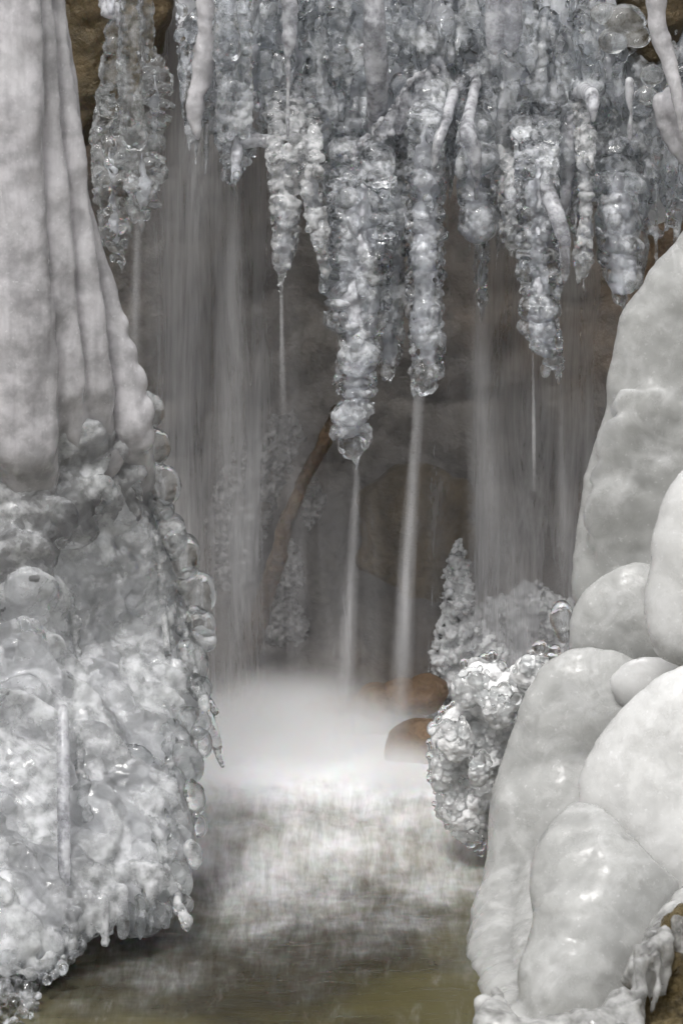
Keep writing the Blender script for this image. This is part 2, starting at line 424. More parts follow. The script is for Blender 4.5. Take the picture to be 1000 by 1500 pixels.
# pool
def pool(u, v):
    x = -1.5 + 3.0*u; y = 3.5 + 3.5*v
    p = np.stack((x, y, x*0), 1)
    lip = 5.93 + .22*(x+.05) + .05*vnoise(p, 5, 8)
    z = .026*sstep(-.16, .14, y-lip) + .012*np.exp(-((x+.02)/.28)**2-((y-6.3)/.2)**2) - .09*sstep(6.46, 6.7, y)
    turb = .25 + sstep(5.5, 6.2, y)
    z = z + turb*(fbm(p, 9, 4, 31)*.010 + fbm(p*np.array((1, .5, 1)), 40, 3, 33)*.003)
    return np.stack((x, y, z), 1)
v, f = grid(420, 420, pool)
def water_mat():
    m, t, out = new_mat('pool water')
    co = N(t, 'ShaderNodeNewGeometry').outputs['Position']
    sx = N(t, 'ShaderNodeSeparateXYZ'); t.links.new(co, sx.inputs[0]); x, y = sx.outputs[0], sx.outputs[1]
    warp = noise(t, co, 5.0, 4, .6)
    warp2 = noise(t, mapping(t, co, (30, 4.5, 7)), 1.6, 4, .65, .5)
    fine = noise(t, mapping(t, co, (190, 26, 40)), 1.0, 3, .6)
    # distance down-stream of the plunge, skewed: more foam to the left
    d = math_(t, 'ADD', y, math_(t, 'MULTIPLY', x, -.18))
    d = math_(t, 'ADD', d, math_(t, 'MULTIPLY', math_(t, 'SUBTRACT', warp, .5), 1.15))
    d = math_(t, 'ADD', d, math_(t, 'MULTIPLY', math_(t, 'SUBTRACT', warp2, .5), .42))
    d = math_(t, 'ADD', d, math_(t, 'MULTIPLY', math_(t, 'SUBTRACT', fine, .5), .16))
    foam = math_(t, 'POWER', ramp(t, d, 5.16, 6.40), 2.3)
    # thin drifting streaks on the dark water
    st = noise(t, mapping(t, co, (16, 4.0, 4)), 1.5, 6, .7, .5)
    st = math_(t, 'MULTIPLY', ramp(t, st, .50, .78), ramp(t, fine, .35, .65, .15, .40))
    foam = math_(t, 'MAXIMUM', foam, math_(t, 'MULTIPLY', st, .26))
    wb = N(t, 'ShaderNodeBsdfPrincipled')
    deep = mixc(t, ramp(t, noise(t, co, 2.6, 4, .5), .42, .62), (.036,.032,.020), (.088,.078,.034))
    t.links.new(deep, wb.inputs['Base Color']); wb.inputs['Roughness'].default_value = .22; wb.inputs['IOR'].default_value = 1.33
    bp = N(t, 'ShaderNodeBump'); bp.inputs['Strength'].default_value = .35; bp.inputs['Distance'].default_value = .01
    t.links.new(noise(t, mapping(t, co, (8, 30, 20)), 1.0, 4), bp.inputs['Height']); t.links.new(bp.outputs[0], wb.inputs['Normal'])
    fb = N(t, 'ShaderNodeBsdfPrincipled'); fb.inputs['Base Color'].default_value = (.90,.90,.92,1); fb.inputs['Roughness'].default_value = .7
    fb.inputs['Subsurface Weight'].default_value = .6; fb.inputs['Subsurface Scale'].default_value = .03
    mx = N(t, 'ShaderNodeMixShader'); t.links.new(foam, mx.inputs[0]); t.links.new(wb.outputs[0], mx.inputs[1]); t.links.new(fb.outputs[0], mx.inputs[2])
    t.links.new(mx.outputs[0], out.inputs['Surface']); return m
tag(finish('pool', raw_mesh('pool', v, f), water_mat(), None, (), (0,5.2,0)), 'olive brown pool with white foam below the fall', 'pool', None, 'structure')

# falling water: thin folded veils
def veil_mat(name, seed, lo, hi, amount, xs):
    """xs: list of (x0, x1, strength) bright bands in world x"""
    m, t, out = new_mat(name)
    co = N(t, 'ShaderNodeNewGeometry').outputs['Position']
    sx = N(t, 'ShaderNodeSeparateXYZ'); t.links.new(co, sx.inputs[0]); x, z = sx.outputs[0], sx.outputs[2]
    off = N(t, 'ShaderNodeMapping'); off.inputs['Location'].default_value = (seed, seed*.37, 0); off.inputs['Scale'].default_value = (1, 1, .06)
    t.links.new(co, off.inputs['Vector']); c2 = off.outputs[0]
    s1 = noise(t, c2, 11, 2, .5); s2 = noise(t, c2, 60, 3, .6); s3 = noise(t, c2, 210, 3, .7)
    s = math_(t, 'ADD', math_(t, 'MULTIPLY', s1, .5), math_(t, 'ADD', math_(t, 'MULTIPLY', s2, .30), math_(t, 'MULTIPLY', s3, .20)))
    a = ramp(t, s, lo, hi)
    band = None
    for x0, x1, k in xs:
        c, h = (x0+x1)/2, (x1-x0)/2
        e = math_(t, 'ABSOLUTE', math_(t, 'SUBTRACT', x, c))
        e = ramp(t, e, h, h*.25, 0, k)
        band = e if band is None else math_(t, 'MAXIMUM', band, e)
    a = math_(t, 'MULTIPLY', math_(t, 'ADD', math_(t, 'MULTIPLY', a, .68), .32), band)
    a = math_(t, 'MULTIPLY', a, amount)
    d = N(t, 'ShaderNodeBsdfDiffuse'); d.inputs['Color'].default_value = (.85,.85,.87,1)
    tl = N(t, 'ShaderNodeBsdfTranslucent'); tl.inputs['Color'].default_value = (.85,.85,.87,1)
    ad = N(t, 'ShaderNodeMixShader'); ad.inputs[0].default_value = .5
    t.links.new(d.outputs[0], ad.inputs[1]); t.links.new(tl.outputs[0], ad.inputs[2])
    tp = N(t, 'ShaderNodeBsdfTransparent')
    mx = N(t, 'ShaderNodeMixShader'); t.links.new(a, mx.inputs[0]); t.links.new(tp.outputs[0], mx.inputs[1]); t.links.new(ad.outputs[0], mx.inputs[2])
    t.links.new(mx.outputs[0], out.inputs['Surface']); return m
def X(px, Y=6.6): return (px-500)*Y/CP/FPX
def veil(name, x0p, x1p, y0p, Y, seed, mat, label):
    x0, x1 = X(x0p, Y), X(x1p, Y); zt = P(500, y0p, Y)[2]
    def fn(u, v_):
        x = x0 + (x1-x0)*u; z = zt*(1-v_) + .0*u
        q = np.stack((x*1.0, x*0+seed, z*.12), 1)
        y = Y - .10*np.sqrt(np.clip(v_, 0, 1))*.8 + .05*vnoise(q, 9, seed) + .02*vnoise(q, 30, seed+1)
        return np.stack((x, y, z), 1)
    v, f = grid(160, 40, fn)
    tag(finish(name, raw_mesh(name, v, f), mat, None, (), (0, Y, 0)), label, 'waterfall', None, 'structure')
veil('waterfall', 130, 470, -60, 6.66, 3, veil_mat('veil water left', 3.1, .36, .66, .8, [(X(140), X(480), .62), (X(205), X(410), .85)]), 'wide grey veil of falling water on the left')
veil('waterfall', 420, 720, 250, 6.70, 8, veil_mat('veil water middle', 9.7, .42, .70, .8, [(X(370), X(740), .62)]), 'faint thin veil of falling water over the brown rock')
veil('waterfall', 640, 960, 200, 6.62, 5, veil_mat('veil water right', 5.3, .38, .66, .8, [(X(640), X(950), .66), (X(665), X(760), .9), (X(760), X(910), .7)]), 'wide grey veil of falling water on the right')

# ------------------------------------------------------------------ streams, spray
def drops_mat():
    m, t, out = new_mat('falling drops')
    co = N(t, 'ShaderNodeNewGeometry').outputs['Position']
    uv = N(t, 'ShaderNodeUVMap'); sx = N(t, 'ShaderNodeSeparateXYZ'); t.links.new(uv.outputs[0], sx.inputs[0])
    st = noise(t, mapping(t, co, (1, 1, .03)), 120, 2, .6)
    a = math_(t, 'MULTIPLY', math_(t, 'MULTIPLY', ramp(t, st, .3, .7, .3, .85), ramp(t, noise(t, mapping(t, co, (1, 1, .25)), 26, 3, .6), .3, .65, .4, 1.0)), math_(t, 'MULTIPLY', sx.outputs[0], ramp(t, sx.outputs[1], .45, 1.0, 1.0, .12)))
    d = N(t, 'ShaderNodeBsdfDiffuse'); d.inputs['Color'].default_value = (.92,.92,.93,1)
    tl = N(t, 'ShaderNodeBsdfTranslucent'); tl.inputs['Color'].default_value = (.92,.92,.93,1)
    ad = N(t, 'ShaderNodeMixShader'); ad.inputs[0].default_value = .5
    t.links.new(d.outputs[0], ad.inputs[1]); t.links.new(tl.outputs[0], ad.inputs[2])
    tp = N(t, 'ShaderNodeBsdfTransparent'); mx = N(t, 'ShaderNodeMixShader'); t.links.new(a, mx.inputs[0])
    t.links.new(tp.outputs[0], mx.inputs[1]); t.links.new(ad.outputs[0], mx.inputs[2]); t.links.new(mx.outputs[0], out.inputs['Surface'])
    return m
M_DROPS = drops_mat()
def stream(pts, Y, dens, label):
    """pts (px,py,r): a soft rope of falling drops, nested shells joined at the top"""
    rings = []; n = 12; lev = 8
    for i in range(len(pts)-1):
        a, b = pts[i], pts[i+1]; k = 6
        for j in range(k + (i == len(pts)-2)):
            t_ = j/k; rings.append([a[q]+(b[q]-a[q])*t_ for q in range(3)])
    m_ = len(rings); V = [P(rings[0][0], rings[0][1]-3, Y)]; vv = [0.0]; F = []
    y0, y1 = rings[0][1], rings[-1][1]
    for l in range(lev):
        base = len(V)
        for (px, py, r) in rings:
            c = P(px, py, Y); s_ = S(Y, py)*r*((l+1)/lev)*1.1 + S(Y, py)*.12*r*vnoise(np.array([[px*.01, l*.7, py*.012]]), 1.0, 5)[0]
            for q in range(n):
                an = 2*math.pi*(q+.5*l)/n; V.append(c + np.array((math.cos(an)*s_, math.sin(an)*s_, 0))); vv.append((py-y0)/(y1-y0))
        F += [[0, base+(q+1) % n, base+q] for q in range(n)]
        F += [[base+i*n+q, base+i*n+(q+1) % n, base+(i+1)*n+(q+1) % n, base+(i+1)*n+q] for i in range(m_-1) for q in range(n)]
    me = bpy.data.meshes.new('water_stream'); me.from_pydata([tuple(x) for x in V], [], F)
    uvl = me.uv_layers.new(name='UVMap')
    for lp in me.loops: uvl.data[lp.index].uv = (dens, vv[lp.vertex_index])
    o = finish('water_stream', me, M_DROPS)
    tag(o, label, 'water stream', 'streams falling from the icicle tips')
stream([(521,668,4),(522,700,6),(514,850,11),(505,1010,15),(500,1140,18)], 6.3, .075, 'white stream falling from tip of the longest icicle')
stream([(614,566,9),(609,650,10),(597,800,12),(587,1010,16),(582,1140,19)], 6.3, .11, 'bright white stream falling from the blunt frosted icicle')
stream([(203,318,6),(200,380,8),(197,480,9),(194,640,12)], 6.25, .06, 'pale stream under the clear icicles by the left ice column')
stream([(412,415,2.5),(413,500,4),(415,650,7)], 6.3, .10, 'hair-thin stream under the slender beaded icicle')
stream([(700,380,14),(704,520,18),(715,700,30),(735,900,46),(740,1050,60)], 6.42, .06, 'broad white stream behind the short frosted icicle')
stream([(780,520,2),(781,620,3),(782,720,4)], 6.3, .16, 'hair-thin stream under the pointed beaded icicle on the right')
stream([(345,272,6),(342,420,18),(335,640,34),(330,900,50),(328,1120,60)], 6.4, .045, 'soft wide stream falling from the twin column icicle')
stream([(820,550,3),(823,640,8),(826,780,14),(826,900,20)], 6.3, .04, 'faint stream falling from the clear pointed drop on the right')

def mist(c, r, dens, label):
    c = np.array(c); r = np.array(r)
    v, f = ICO3
    m, t, out = new_mat('spray mist')
    g = N(t, 'ShaderNodeTexCoord').outputs['Object']
    ln = N(t, 'ShaderNodeVectorMath', operation='LENGTH'); t.links.new(mapping(t, g, tuple(1/x for x in r)), ln.inputs[0])
    fall = ramp(t, ln.outputs['Value'], 1.0, .15)
    fall = math_(t, 'POWER', fall, 1.5)
    nz = ramp(t, noise(t, g, 7, 3, .6), .3, .7, .35, 1.3)
    pv = N(t, 'ShaderNodeVolumeScatter'); pv.inputs['Color'].default_value = (.98,.98,.99,1)
    t.links.new(math_(t, 'MULTIPLY', math_(t, 'MULTIPLY', fall, nz), dens), pv.inputs['Density'])
    t.links.new(pv.outputs[0], out.inputs['Volume'])
    o = finish('spray_mist', raw_mesh('spray_mist', v*r+c, f), m, None, (), tuple(c))
    tag(o, label, 'mist', None, 'stuff')
mist((X(415, 6.4), 6.40, .02), (.34, .30, .155), 30.0, 'white spray mist rising where the fall strikes the pool')
mist((X(590, 6.2), 6.22, .045), (.15, .11, .07), 30.0, 'low white spray in front of the rusty boulder')

# ------------------------------------------------------------------ things behind the water
b = Blobs(5)
b.chain([(494,600,9,6.60),(472,655,10.5,6.60),(444,705,11,6.60),(418,770,12,6.605),(400,835,13,6.63),(384,890,13,6.67),(370,940,14,6.71),(362,985,14,6.74)], 6.6, .25, jit=.035)
tag(b.build('branch', M_BARK, voxel=.0025, smooth=3, disp=[('n',.008,14,2),('n',.004,50,7)]), 'bent brown branch leaning on the rock face behind the veil', 'branch')
b = Blobs(6)
b.px(612,1106,6.34,50,54,40); b.px(655,1116,6.34,44,50,36)
tag(b.build('boulder', M_RUST, voxel=.004, smooth=5, disp=[('n',.018,10,2),('n',.007,35,3)]), 'rounded rusty orange boulder at the foot of the fall', 'boulder')
b = Blobs(7)
for x_, y_, r_ in ((500,1040,34),(545,1035,36),(590,1030,36),(625,1025,34),(470,1050,28)): b.px(x_, y_-4, 6.56, r_, r_*.8, r_)
tag(b.build('boulder', M_RUST, voxel=.004, smooth=5, disp=[('n',.022,9,6),('n',.008,35,3)]), 'low reddish brown rock slab half hidden by mist', 'boulder')

b = Blobs(8); b.fill([(520,720),(600,680),(690,700),(700,800),(690,1010),(560,1020),(500,960)], 6.90, 90, 20, 70, rd=.6)
tag(b.build('rock_slab', M_BROWN, voxel=.006, smooth=6, disp=[('n',.03,7,2),('n',.008,30,3)]), 'brown stained rock slab bulging from the wall behind two thin streams', 'rock slab')
def frost(poly, Y, n, r, seed, label, mat, extra=()):
    dim = mat is M_DIMF
    b = Blobs(seed); b.fill(poly, Y, n, r[0], r[1], rd=.35 if dim else .9, jy=.005 if dim else .012)
    b.rim(poly, Y, 5, 2.0, 4.5, .5, jy=.006)
    for e in extra: b.px(*e)
    tag(b.build('frost_ice', mat, voxel=.003, smooth=1, disp=[('cell',.012,85,seed),('n',.008,130,seed)], lod=2), label, 'frost ice', 'frosted ice on the wall behind the water')
frost([(672,790),(682,810),(690,850),(700,900),(745,960),(740,1050),(620,1045),(622,1000),(632,960),(645,900),(650,850),(658,810)], 6.60, 420, (3,15), 3, 'tall pointed spire of frosted ice beside the fall', M_FROST)
frost([(690,900),(720,875),(745,870),(770,850),(790,855),(810,870),(840,880),(840,980),(700,1000)], 6.70, 420, (3,16), 4, 'low bank of frosted ice behind the beaded cluster', M_FROST)
frost([(425,790),(440,810),(445,850),(430,870),(445,900),(455,930),(440,950),(400,945),(378,930),(385,890),(400,830)], 6.76, 160, (4,14), 5, 'ragged frosted patch right of the branch', M_DIMF)
frost([(330,680),(380,620),(430,600),(445,640),(420,700),(395,760),(375,840),(345,900),(320,860),(300,760)], 6.87, 260, (4,15), 6, 'broad dim frosted patch left of the branch', M_DIMF)
frost([(460,700),(475,720),(470,760),(450,780),(440,750)], 6.8, 60, (4,10), 8, 'small frosted patch just right of the branch bend', M_DIMF)

# ------------------------------------------------------------------ left ice mass
def leftlean(x, y): return .10 + .0007*(x-150) + .00012*(y-900)
L = thing('ice_column', P(120, 1400, 5.75), 'huge pale ice column on the left, draped folds above and knobbly lobes below', 'ice column')
b = Blobs(11)
b.chain([(-60,-60,80,5.76),(-60,700,90,5.76),(-60,1000,80,5.80)], 5.76, .3, rd=.6)
b.chain([(10,-60,46,5.66),(14,200,50,5.66),(20,420,56,5.66),(30,640,60,5.68),(34,740,52,5.74),(40,880,44,5.84)], 5.66, .2, rd=.6)
b.chain([(48,-60,26,5.69),(56,120,32,5.69),(64,260,38,5.69),(70,420,42,5.69),(80,560,46,5.70),(86,690,44,5.76),(90,820,40,5.84)], 5.69, .2, rd=.5)
b.chain([(74,-60,16,5.72),(82,90,22,5.72),(92,200,27,5.72),(104,310,30,5.72),(118,430,34,5.72),(126,560,38,5.73),(132,690,38,5.79),(140,800,34,5.86)], 5.72, .2, rd=.45)
b.build('draped_folds', M_CURT, L, voxel=.0035, smooth=8, disp=[('rib',.006,14,3),('n',.010,7,2),('n',.004,22,5),('rib',.0045,42,8)])
b = Blobs(12)   # right-hand fold, with bulging glassy steps along its edge
b.chain([(78,-60,12),(92,60,14),(104,200,17),(116,290,18),(134,370,19),(150,420,20),(165,490,22),(180,560,27),(192,620,30)], 5.78, .25); b.chain([(192,620,30,5.78),(196,680,32,5.83),(200,760,30,5.90)], 5.78, .25)
for e in ((158,432,18,26),(172,480,19,24),(186,520,18,24),(200,562,20,26),(212,600,17,24),(205,640,24,22),(160,540,30,34),(165,600,34,36),(150,660,36,40)): b.px(e[0]-3, e[1], 5.78, e[2]*1.05, e[3]*1.15, e[2]*.8)
b.build('stepped_fold', M_CURT, L, voxel=.0035, smooth=9, disp=[('n',.005,18,5)])
lob = [(-60,640),(40,620),(110,610),(185,640),(215,690),(240,760),(262,830),(282,880),(290,960),(285,1060),(280,1150),(283,1270),(262,1330),(245,1355),(205,1370),(165,1355),(130,1378),(90,1415),(60,1440),(-60,1440)]
LL = lambda x, y: .0006*(x-100) - .00075*max(0, y-950)
b = Blobs(13)
b.fill(lob, 5.845, 520, 30, 80, rd=.5, lean=LL)
b.plates(lob, 5.825, 120, 24, 60, lean=LL, flat=.3, tilt=.2)
b.build('pale_body', M_LBACK, L, voxel=.004, smooth=10, disp=[('n',.012,11,4),('n',.004,40,6)])
b = Blobs(14)
b.fill(lob, 5.795, 420, 24, 80, rd=.55, lean=LL)
b.plates(lob, 5.785, 200, 28, 66, lean=LL, flat=.28, tilt=.3, pitch=.22)
b.plates(lob, 5.775, 200, 12, 30, lean=LL, flat=.34, tilt=.25, pitch=.25)
for x_, y_ in ((130,1372),(160,1362),(178,1368),(205,1375),(222,1362),(246,1352),(150,1380),(110,1396)):
    b.chain([(x_,y_-60,11,5.78+LL(x_,y_)),(x_+b.rng.normal()*2,y_,7,5.77+LL(x_,y_))], 0, .4, jit=.06)
b.plates([(0,610),(120,610),(190,640),(215,700),(200,800),(0,800)], 5.745, 60, 16, 46, lean=LL, flat=.36, tilt=.3, pitch=.3)
b.plates([(-20,760),(60,740),(110,830),(95,1080),(-20,1100)], 5.745, 26, 40, 72, lean=LL, flat=.36, tilt=.55)
for (x_, y_, rx, ry, tl) in ((150,760,46,56,-.2),(185,790,40,50,-.2),(150,890,38,40,0),(165,830,42,34,.2),(195,880,34,34,.1),(205,1195,50,40,0),(190,1150,40,36,0)):
    b.px(x_, y_, 5.765+LL(x_, y_), rx, ry, rx*.45, -tl, -.35)
for x_, y_, r_ in ((5,722,40),(45,735,36),(78,760,34),(22,770,38),(60,790,36),(100,712,30),(128,730,30),(150,715,28),(112,775,34)): b.px(x_, y_, 5.70 if x_ < 85 else 5.735, r_, r_*1.15, r_*.5, .2, -.3)
b.build('glassy_lobes', M_LUMP, L, voxel=.003, smooth=8, disp=[('n',.010,15,4),('rib',.005,20,3),('crack',-.005,34,9),('n',.003,55,6)])
# glassy knobs down the right edge: each a part
edge = [(228,600,16,24),(232,655,25,28),(243,712,26,32),(240,745,20,18),(258,785,20,36),(275,815,24,36),(297,868,26,34),(302,915,20,26),(305,938,17,18),(290,975,22,34),(296,1010,18,20),(292,1060,24,22),(300,1090,14,22),(282,1120,22,30),(290,1170,15,26),(296,1210,12,20),(288,1255,14,22),(270,1290,16,30),(270,1325,18,18),(235,1340,18,22),(200,1350,20,26),(238,1305,18,24)]
for i, (x_, y_, rx, ry) in enumerate(edge):
    b = Blobs(100+i); Yk = 5.85 - .00075*max(0, y_-950)
    b.px(x_-rx*.15, y_, Yk, rx, ry, rx); b.px(x_-rx*.7, y_-ry*.45, Yk-.005, rx*.8, ry*.8, rx*.8)
    if i % 3 == 0: b.px(x_-rx*.5, y_+ry*.6, Yk-.01, rx*.5, ry*.4, rx*.5)
    b.build('ice_knob', M_CLEAR if i % 4 else M_LUMP, L, voxel=.003, smooth=5, disp=[('n',.004,24,i)])
# strings of small beads in the grooves
b = Blobs(15)
for (x0, y0, x1, y1, n) in ((228,780,250,1000,40),(246,1000,250,1260,46),(265,900,300,1040,26),(100,870,112,960,14),(105,960,125,1200,30),(215,1200,275,1360,26)):
    for i in range(n):
        q = (i+b.rng.random()*.8)/n
        r_ = b.rng.uniform(4, 9)
        b.px(x0+(x1-x0)*q+b.rng.normal()*4, y0+(y1-y0)*q, 5.75+LL(x0, y0+(y1-y0)*q), r_, r_*b.rng.uniform(.8, 1.6), r_)
    b.chain([(x0,y0,5,5.755+LL(x0,y0)),(x1,y1,5,5.755+LL(x0,y1))], 0, .5)
b.build('bead_strings', M_BEAD, L, voxel=.0025, smooth=2)
b = Blobs(16); b.chain([(93,1040,8,5.60),(93,1100,10,5.56),(93,1180,10,5.52),(95,1270,10.5,5.49),(96,1290,9,5.485)], 5.58, .25, jit=.01)
b.build('icicle', M_WHITE, L, voxel=.003, smooth=4)
b = Blobs(17); b.chain([(296,1035,12),(308,1062,10),(318,1092,8),(326,1122,3)], 5.84, .25, jit=.03); b.chain([(300,1022,7),(316,1042,5)], 5.84, .3)
b.build('ice_spike', M_CLEAR, L, voxel=.002, smooth=2, disp=[('n',.002,60,3)])
foot = [(-40,1360),(60,1360),(150,1350),(125,1385),(95,1420),(62,1445),(55,1480),(30,1510),(-40,1540)]
FL = lambda x, y: -.0016*max(0, y-1380)
b = Blobs(18); b.fill(foot, 5.50, 320, 6, 22, jy=.015, lean=FL); b.rim(foot, 5.49, 6, 4, 10, .5, jy=.02, lean=FL)
b.build('beaded_foot', M_CLOUD, L, voxel=.003, smooth=2, disp=[('cell',.006,55,4)], lod=2)

# ------------------------------------------------------------------ right ice mass
Rr = thing('ice_mound', P(880, 1500, 5.7), 'great smooth mound of milky bulbous ice on the right', 'ice mound')
def bulb(name, Y, items, seed, mat, voxel=.004, smooth=8, disp=(('n',.008,9,1),('n',.002,35,2)), poly=None, n=160, rr=(20,70)):
    b = Blobs(seed)
    for it in items: b.px(it[0], it[1], Y + (it[4] if len(it) > 4 else 0), it[2], it[3], min(it[2], it[3])*.9, it[5] if len(it) > 5 else 0)
    if poly: b.fill(poly, Y, n, rr[0], rr[1], rd=.8)
    return b.build(name, mat, Rr, voxel=voxel, smooth=smooth, disp=list(disp))
up = [(1100,240),(1005,312),(985,345),(962,372),(930,424),(906,460),(893,510),(886,585),(866,640),(849,695),(846,740),(832,800),(828,845),(838,895),(900,960),(1100,960)]
RL = lambda x, y: -.0006*max(0, y-1160)
RS = lambda x, y: -.0016*max(0, y-1230)
def pbulb(name, Y, poly, seed, mat, rr=(40,130), n=260, smooth=22, voxel=.005, disp=(('n',.016,6,1),('n',.005,16,5),('n',.0015,45,2)), rd=.55):
    b = Blobs(seed); b.fill(poly, Y, n, rr[0], rr[1], rd=rd, lean=RL)
    b.fill(poly, Y, n//2, rr[0]*.35, rr[0], rd=rd, lean=RL)
    return b.build(name, mat, Rr, voxel=voxel, smooth=smooth, disp=list(disp))
up = [(1100,240),(1005,312),(985,345),(962,372),(930,424),(906,460),(893,510),(886,585),(866,640),(849,695),(846,740),(832,800),(828,845),(838,895),(900,960),(1100,960)]
b = Blobs(31)
b.fill(up, 5.95, 420, 30, 90, rd=.6)
b.plates([(870,640),(905,560),(1040,560),(1040,760),(960,800),(870,860),(838,830),(850,740)], 5.905, 30, 24, 60, flat=.22, tilt=-.3, pitch=.2, jy=.006)
def lobe(b, Y, poly, r0, r1, n=260, rd=.5):
    b.fill(poly, Y, n, r0, r1, rd=rd, lean=RL); b.fill(poly, Y, n//2, r0*.35, r0, rd=rd, lean=RL)
lobe(b, 5.88, [(838,905),(850,868),(875,842),(905,826),(940,820),(980,835),(1010,880),(1020,990),(960,1030),(880,1010),(830,960)], 30, 110)
lobe(b, 5.80, [(800,968),(850,945),(900,950),(960,980),(1010,1040),(990,1200),(920,1340),(800,1370),(712,1330),(706,1270),(714,1190),(733,1120),(747,1060),(770,1010)], 40, 130)
b.chain([(752,1290,50,5.74),(744,1335,50,5.69),(736,1385,50,5.61),(734,1425,46,5.54),(744,1465,46,5.43),(756,1520,52,5.27)], 0, .12, jit=.04)
b.chain([(800,1300,50,5.70),(800,1400,60,5.56),(800,1500,60,5.32)], 0, .15)
for e in ((722,1340,30,30,5.66),(716,1392,32,28,5.585),(722,1440,30,30,5.49),(736,1490,30,28,5.36)): b.px(e[0], e[1], e[4], e[2], e[3], e[2]*.8)
lobe(b, 5.45, [(845,1160),(812,1185),(785,1230),(774,1285),(778,1335),(774,1380),(752,1430),(762,1490),(780,1560),(880,1560),(925,1490),(985,1350),(1000,1290),(950,1250),(900,1190),(865,1162)], 36, 100, 420)
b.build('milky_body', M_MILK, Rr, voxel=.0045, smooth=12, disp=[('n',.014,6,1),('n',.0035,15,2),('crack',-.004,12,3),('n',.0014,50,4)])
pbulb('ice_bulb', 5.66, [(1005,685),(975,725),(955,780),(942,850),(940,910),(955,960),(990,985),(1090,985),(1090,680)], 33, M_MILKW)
pbulb('ice_bulb', 5.75, [(885,990),(915,958),(945,950),(975,960),(1040,1000),(1000,1060),(900,1040)], 35, M_MILKW, (20,50), rd=.4)
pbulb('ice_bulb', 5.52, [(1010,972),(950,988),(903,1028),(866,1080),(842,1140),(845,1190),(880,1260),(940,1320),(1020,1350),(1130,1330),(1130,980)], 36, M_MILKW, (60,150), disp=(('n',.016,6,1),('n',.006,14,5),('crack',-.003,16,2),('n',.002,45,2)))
lowp = [(690,1460),(730,1440),(760,1490),(880,1475),(925,1400),(960,1340),(1000,1290),(1040,1290),(1040,1340),(970,1400),(940,1480),(960,1560),(690,1560)]
b = Blobs(40); b.fill(lowp, 5.46, 300, 8, 34, jy=.012, lean=RS)
b.plates([(925,1400),(960,1340),(1010,1300),(1010,1400),(960,1460),(900,1500),(880,1480)], 5.42, 46, 8, 24, lean=RS, flat=.5)
for k in range(16):
    x_ = b.rng.uniform(930, 1000); y_ = 1340 + (1000-x_)*.9 + b.rng.uniform(0, 50)
    b.chain([(x_,y_-20,8,5.38+RS(x_,y_)),(x_+b.rng.normal()*4,y_+30,6,5.37+RS(x_,y_)),(x_+b.rng.normal()*6,y_+62,3,5.365+RS(x_,y_))], 0, .4, jit=.1)
b.build('ice_skirt', M_GREY, Rr, voxel=.0035, smooth=8, disp=[('n',.008,22,1),('crack',-.003,34,2)])
b = Blobs(41); b.px(1000,1390,5.20,46,66,40); b.px(1005,1460,5.15,66,70,50); b.px(955,1490,5.13,50,40,34); b.px(972,1430,5.13,28,40,24); b.px(1000,1540,5.04,110,46,60)
tag(b.build('boulder', M_MOSS, voxel=.004, smooth=3, disp=[('n',.030,13,2),('n',.012,45,3)]), 'brown mossy rock peeping out of the ice at the lower right', 'boulder')
b = Blobs(42); b.px(822,905,5.97,18,28,18); b.px(826,930,5.97,12,14,12)
tag(b.build('ice_drop', M_CLEAR, voxel=.003, smooth=5), 'dark clear ice drop clinging to the mound above the beaded cluster', 'ice drop')

# ------------------------------------------------------------------ beaded cluster
cl = [(700,965),(725,960),(735,985),(755,975),(790,950),(812,950),(800,1000),(775,1040),(760,1100),(735,1150),(718,1200),(705,1250),(690,1238),(660,1220),(640,1190),(634,1150),(628,1110),(632,1070),(650,1040),(665,1030),(668,1000),(680,970)]
G = thing('ice_cluster', P(700, 1250, 5.860), 'sparkling cluster of small clear ice beads hanging above the pool', 'ice cluster')
b = Blobs(51)
b.fill(cl, 5.905, 300, 9, 30); b.px(670,1085,5.855,26,34,16); b.px(690,1010,5.850,30,34,18); b.px(770,985,5.845,24,26,16); b.px(730,1040,5.840,28,30,16); b.px(700,1130,5.840,18,22,12)
b.build('frosted_core', M_SPARK, G, voxel=.003, smooth=3, disp=[('n',.010,26,1),('n',.006,60,2)])
core_b = b
def front(bl, p):
    c = np.array([q[0] for q in bl.b]); r = np.array([q[1] for q in bl.b])
    e = 1 - ((p[0]-c[:,0])/r[:,0])**2 - ((p[2]-c[:,2])/r[:,2])**2
    ok = e > 0
    return (c[ok,1] - r[ok,1]*np.sqrt(e[ok])).min() if ok.any() else 5.900
b = Blobs(52); pl = np.array(cl, dtype=float); put = []
for k in range(5000):
    x_, y_ = b.rng.uniform(626, 815), b.rng.uniform(948, 1252)
    ins, d = pdist(pl, x_, y_)
    if not ins and d > 3: continue
    low = min(1, max(0, (y_-1000)/180))
    r_ = (4 + 7.5*b.rng.random()**2.0)*(1.1-.35*low)
    if any((x_-a)**2+(y_-c)**2 < (.72*(r_+q))**2 for a, c, q in put): continue
    put.append((x_, y_, r_))
    yf = front(core_b, P(x_, y_, 5.870))
    b.px(x_, y_, yf - .0002*r_, r_, r_*b.rng.uniform(.9, 1.25), r_*.9)
for x_, y_, r_ in put[::4]:       # hidden web that ties the drops to the core
    b.px(x_, y_, front(core_b, P(x_, y_, 5.870))+.004, r_*1.6, r_*1.6, 4)
b.build('bead_crust', M_DROP, G, voxel=.0019, smooth=1)

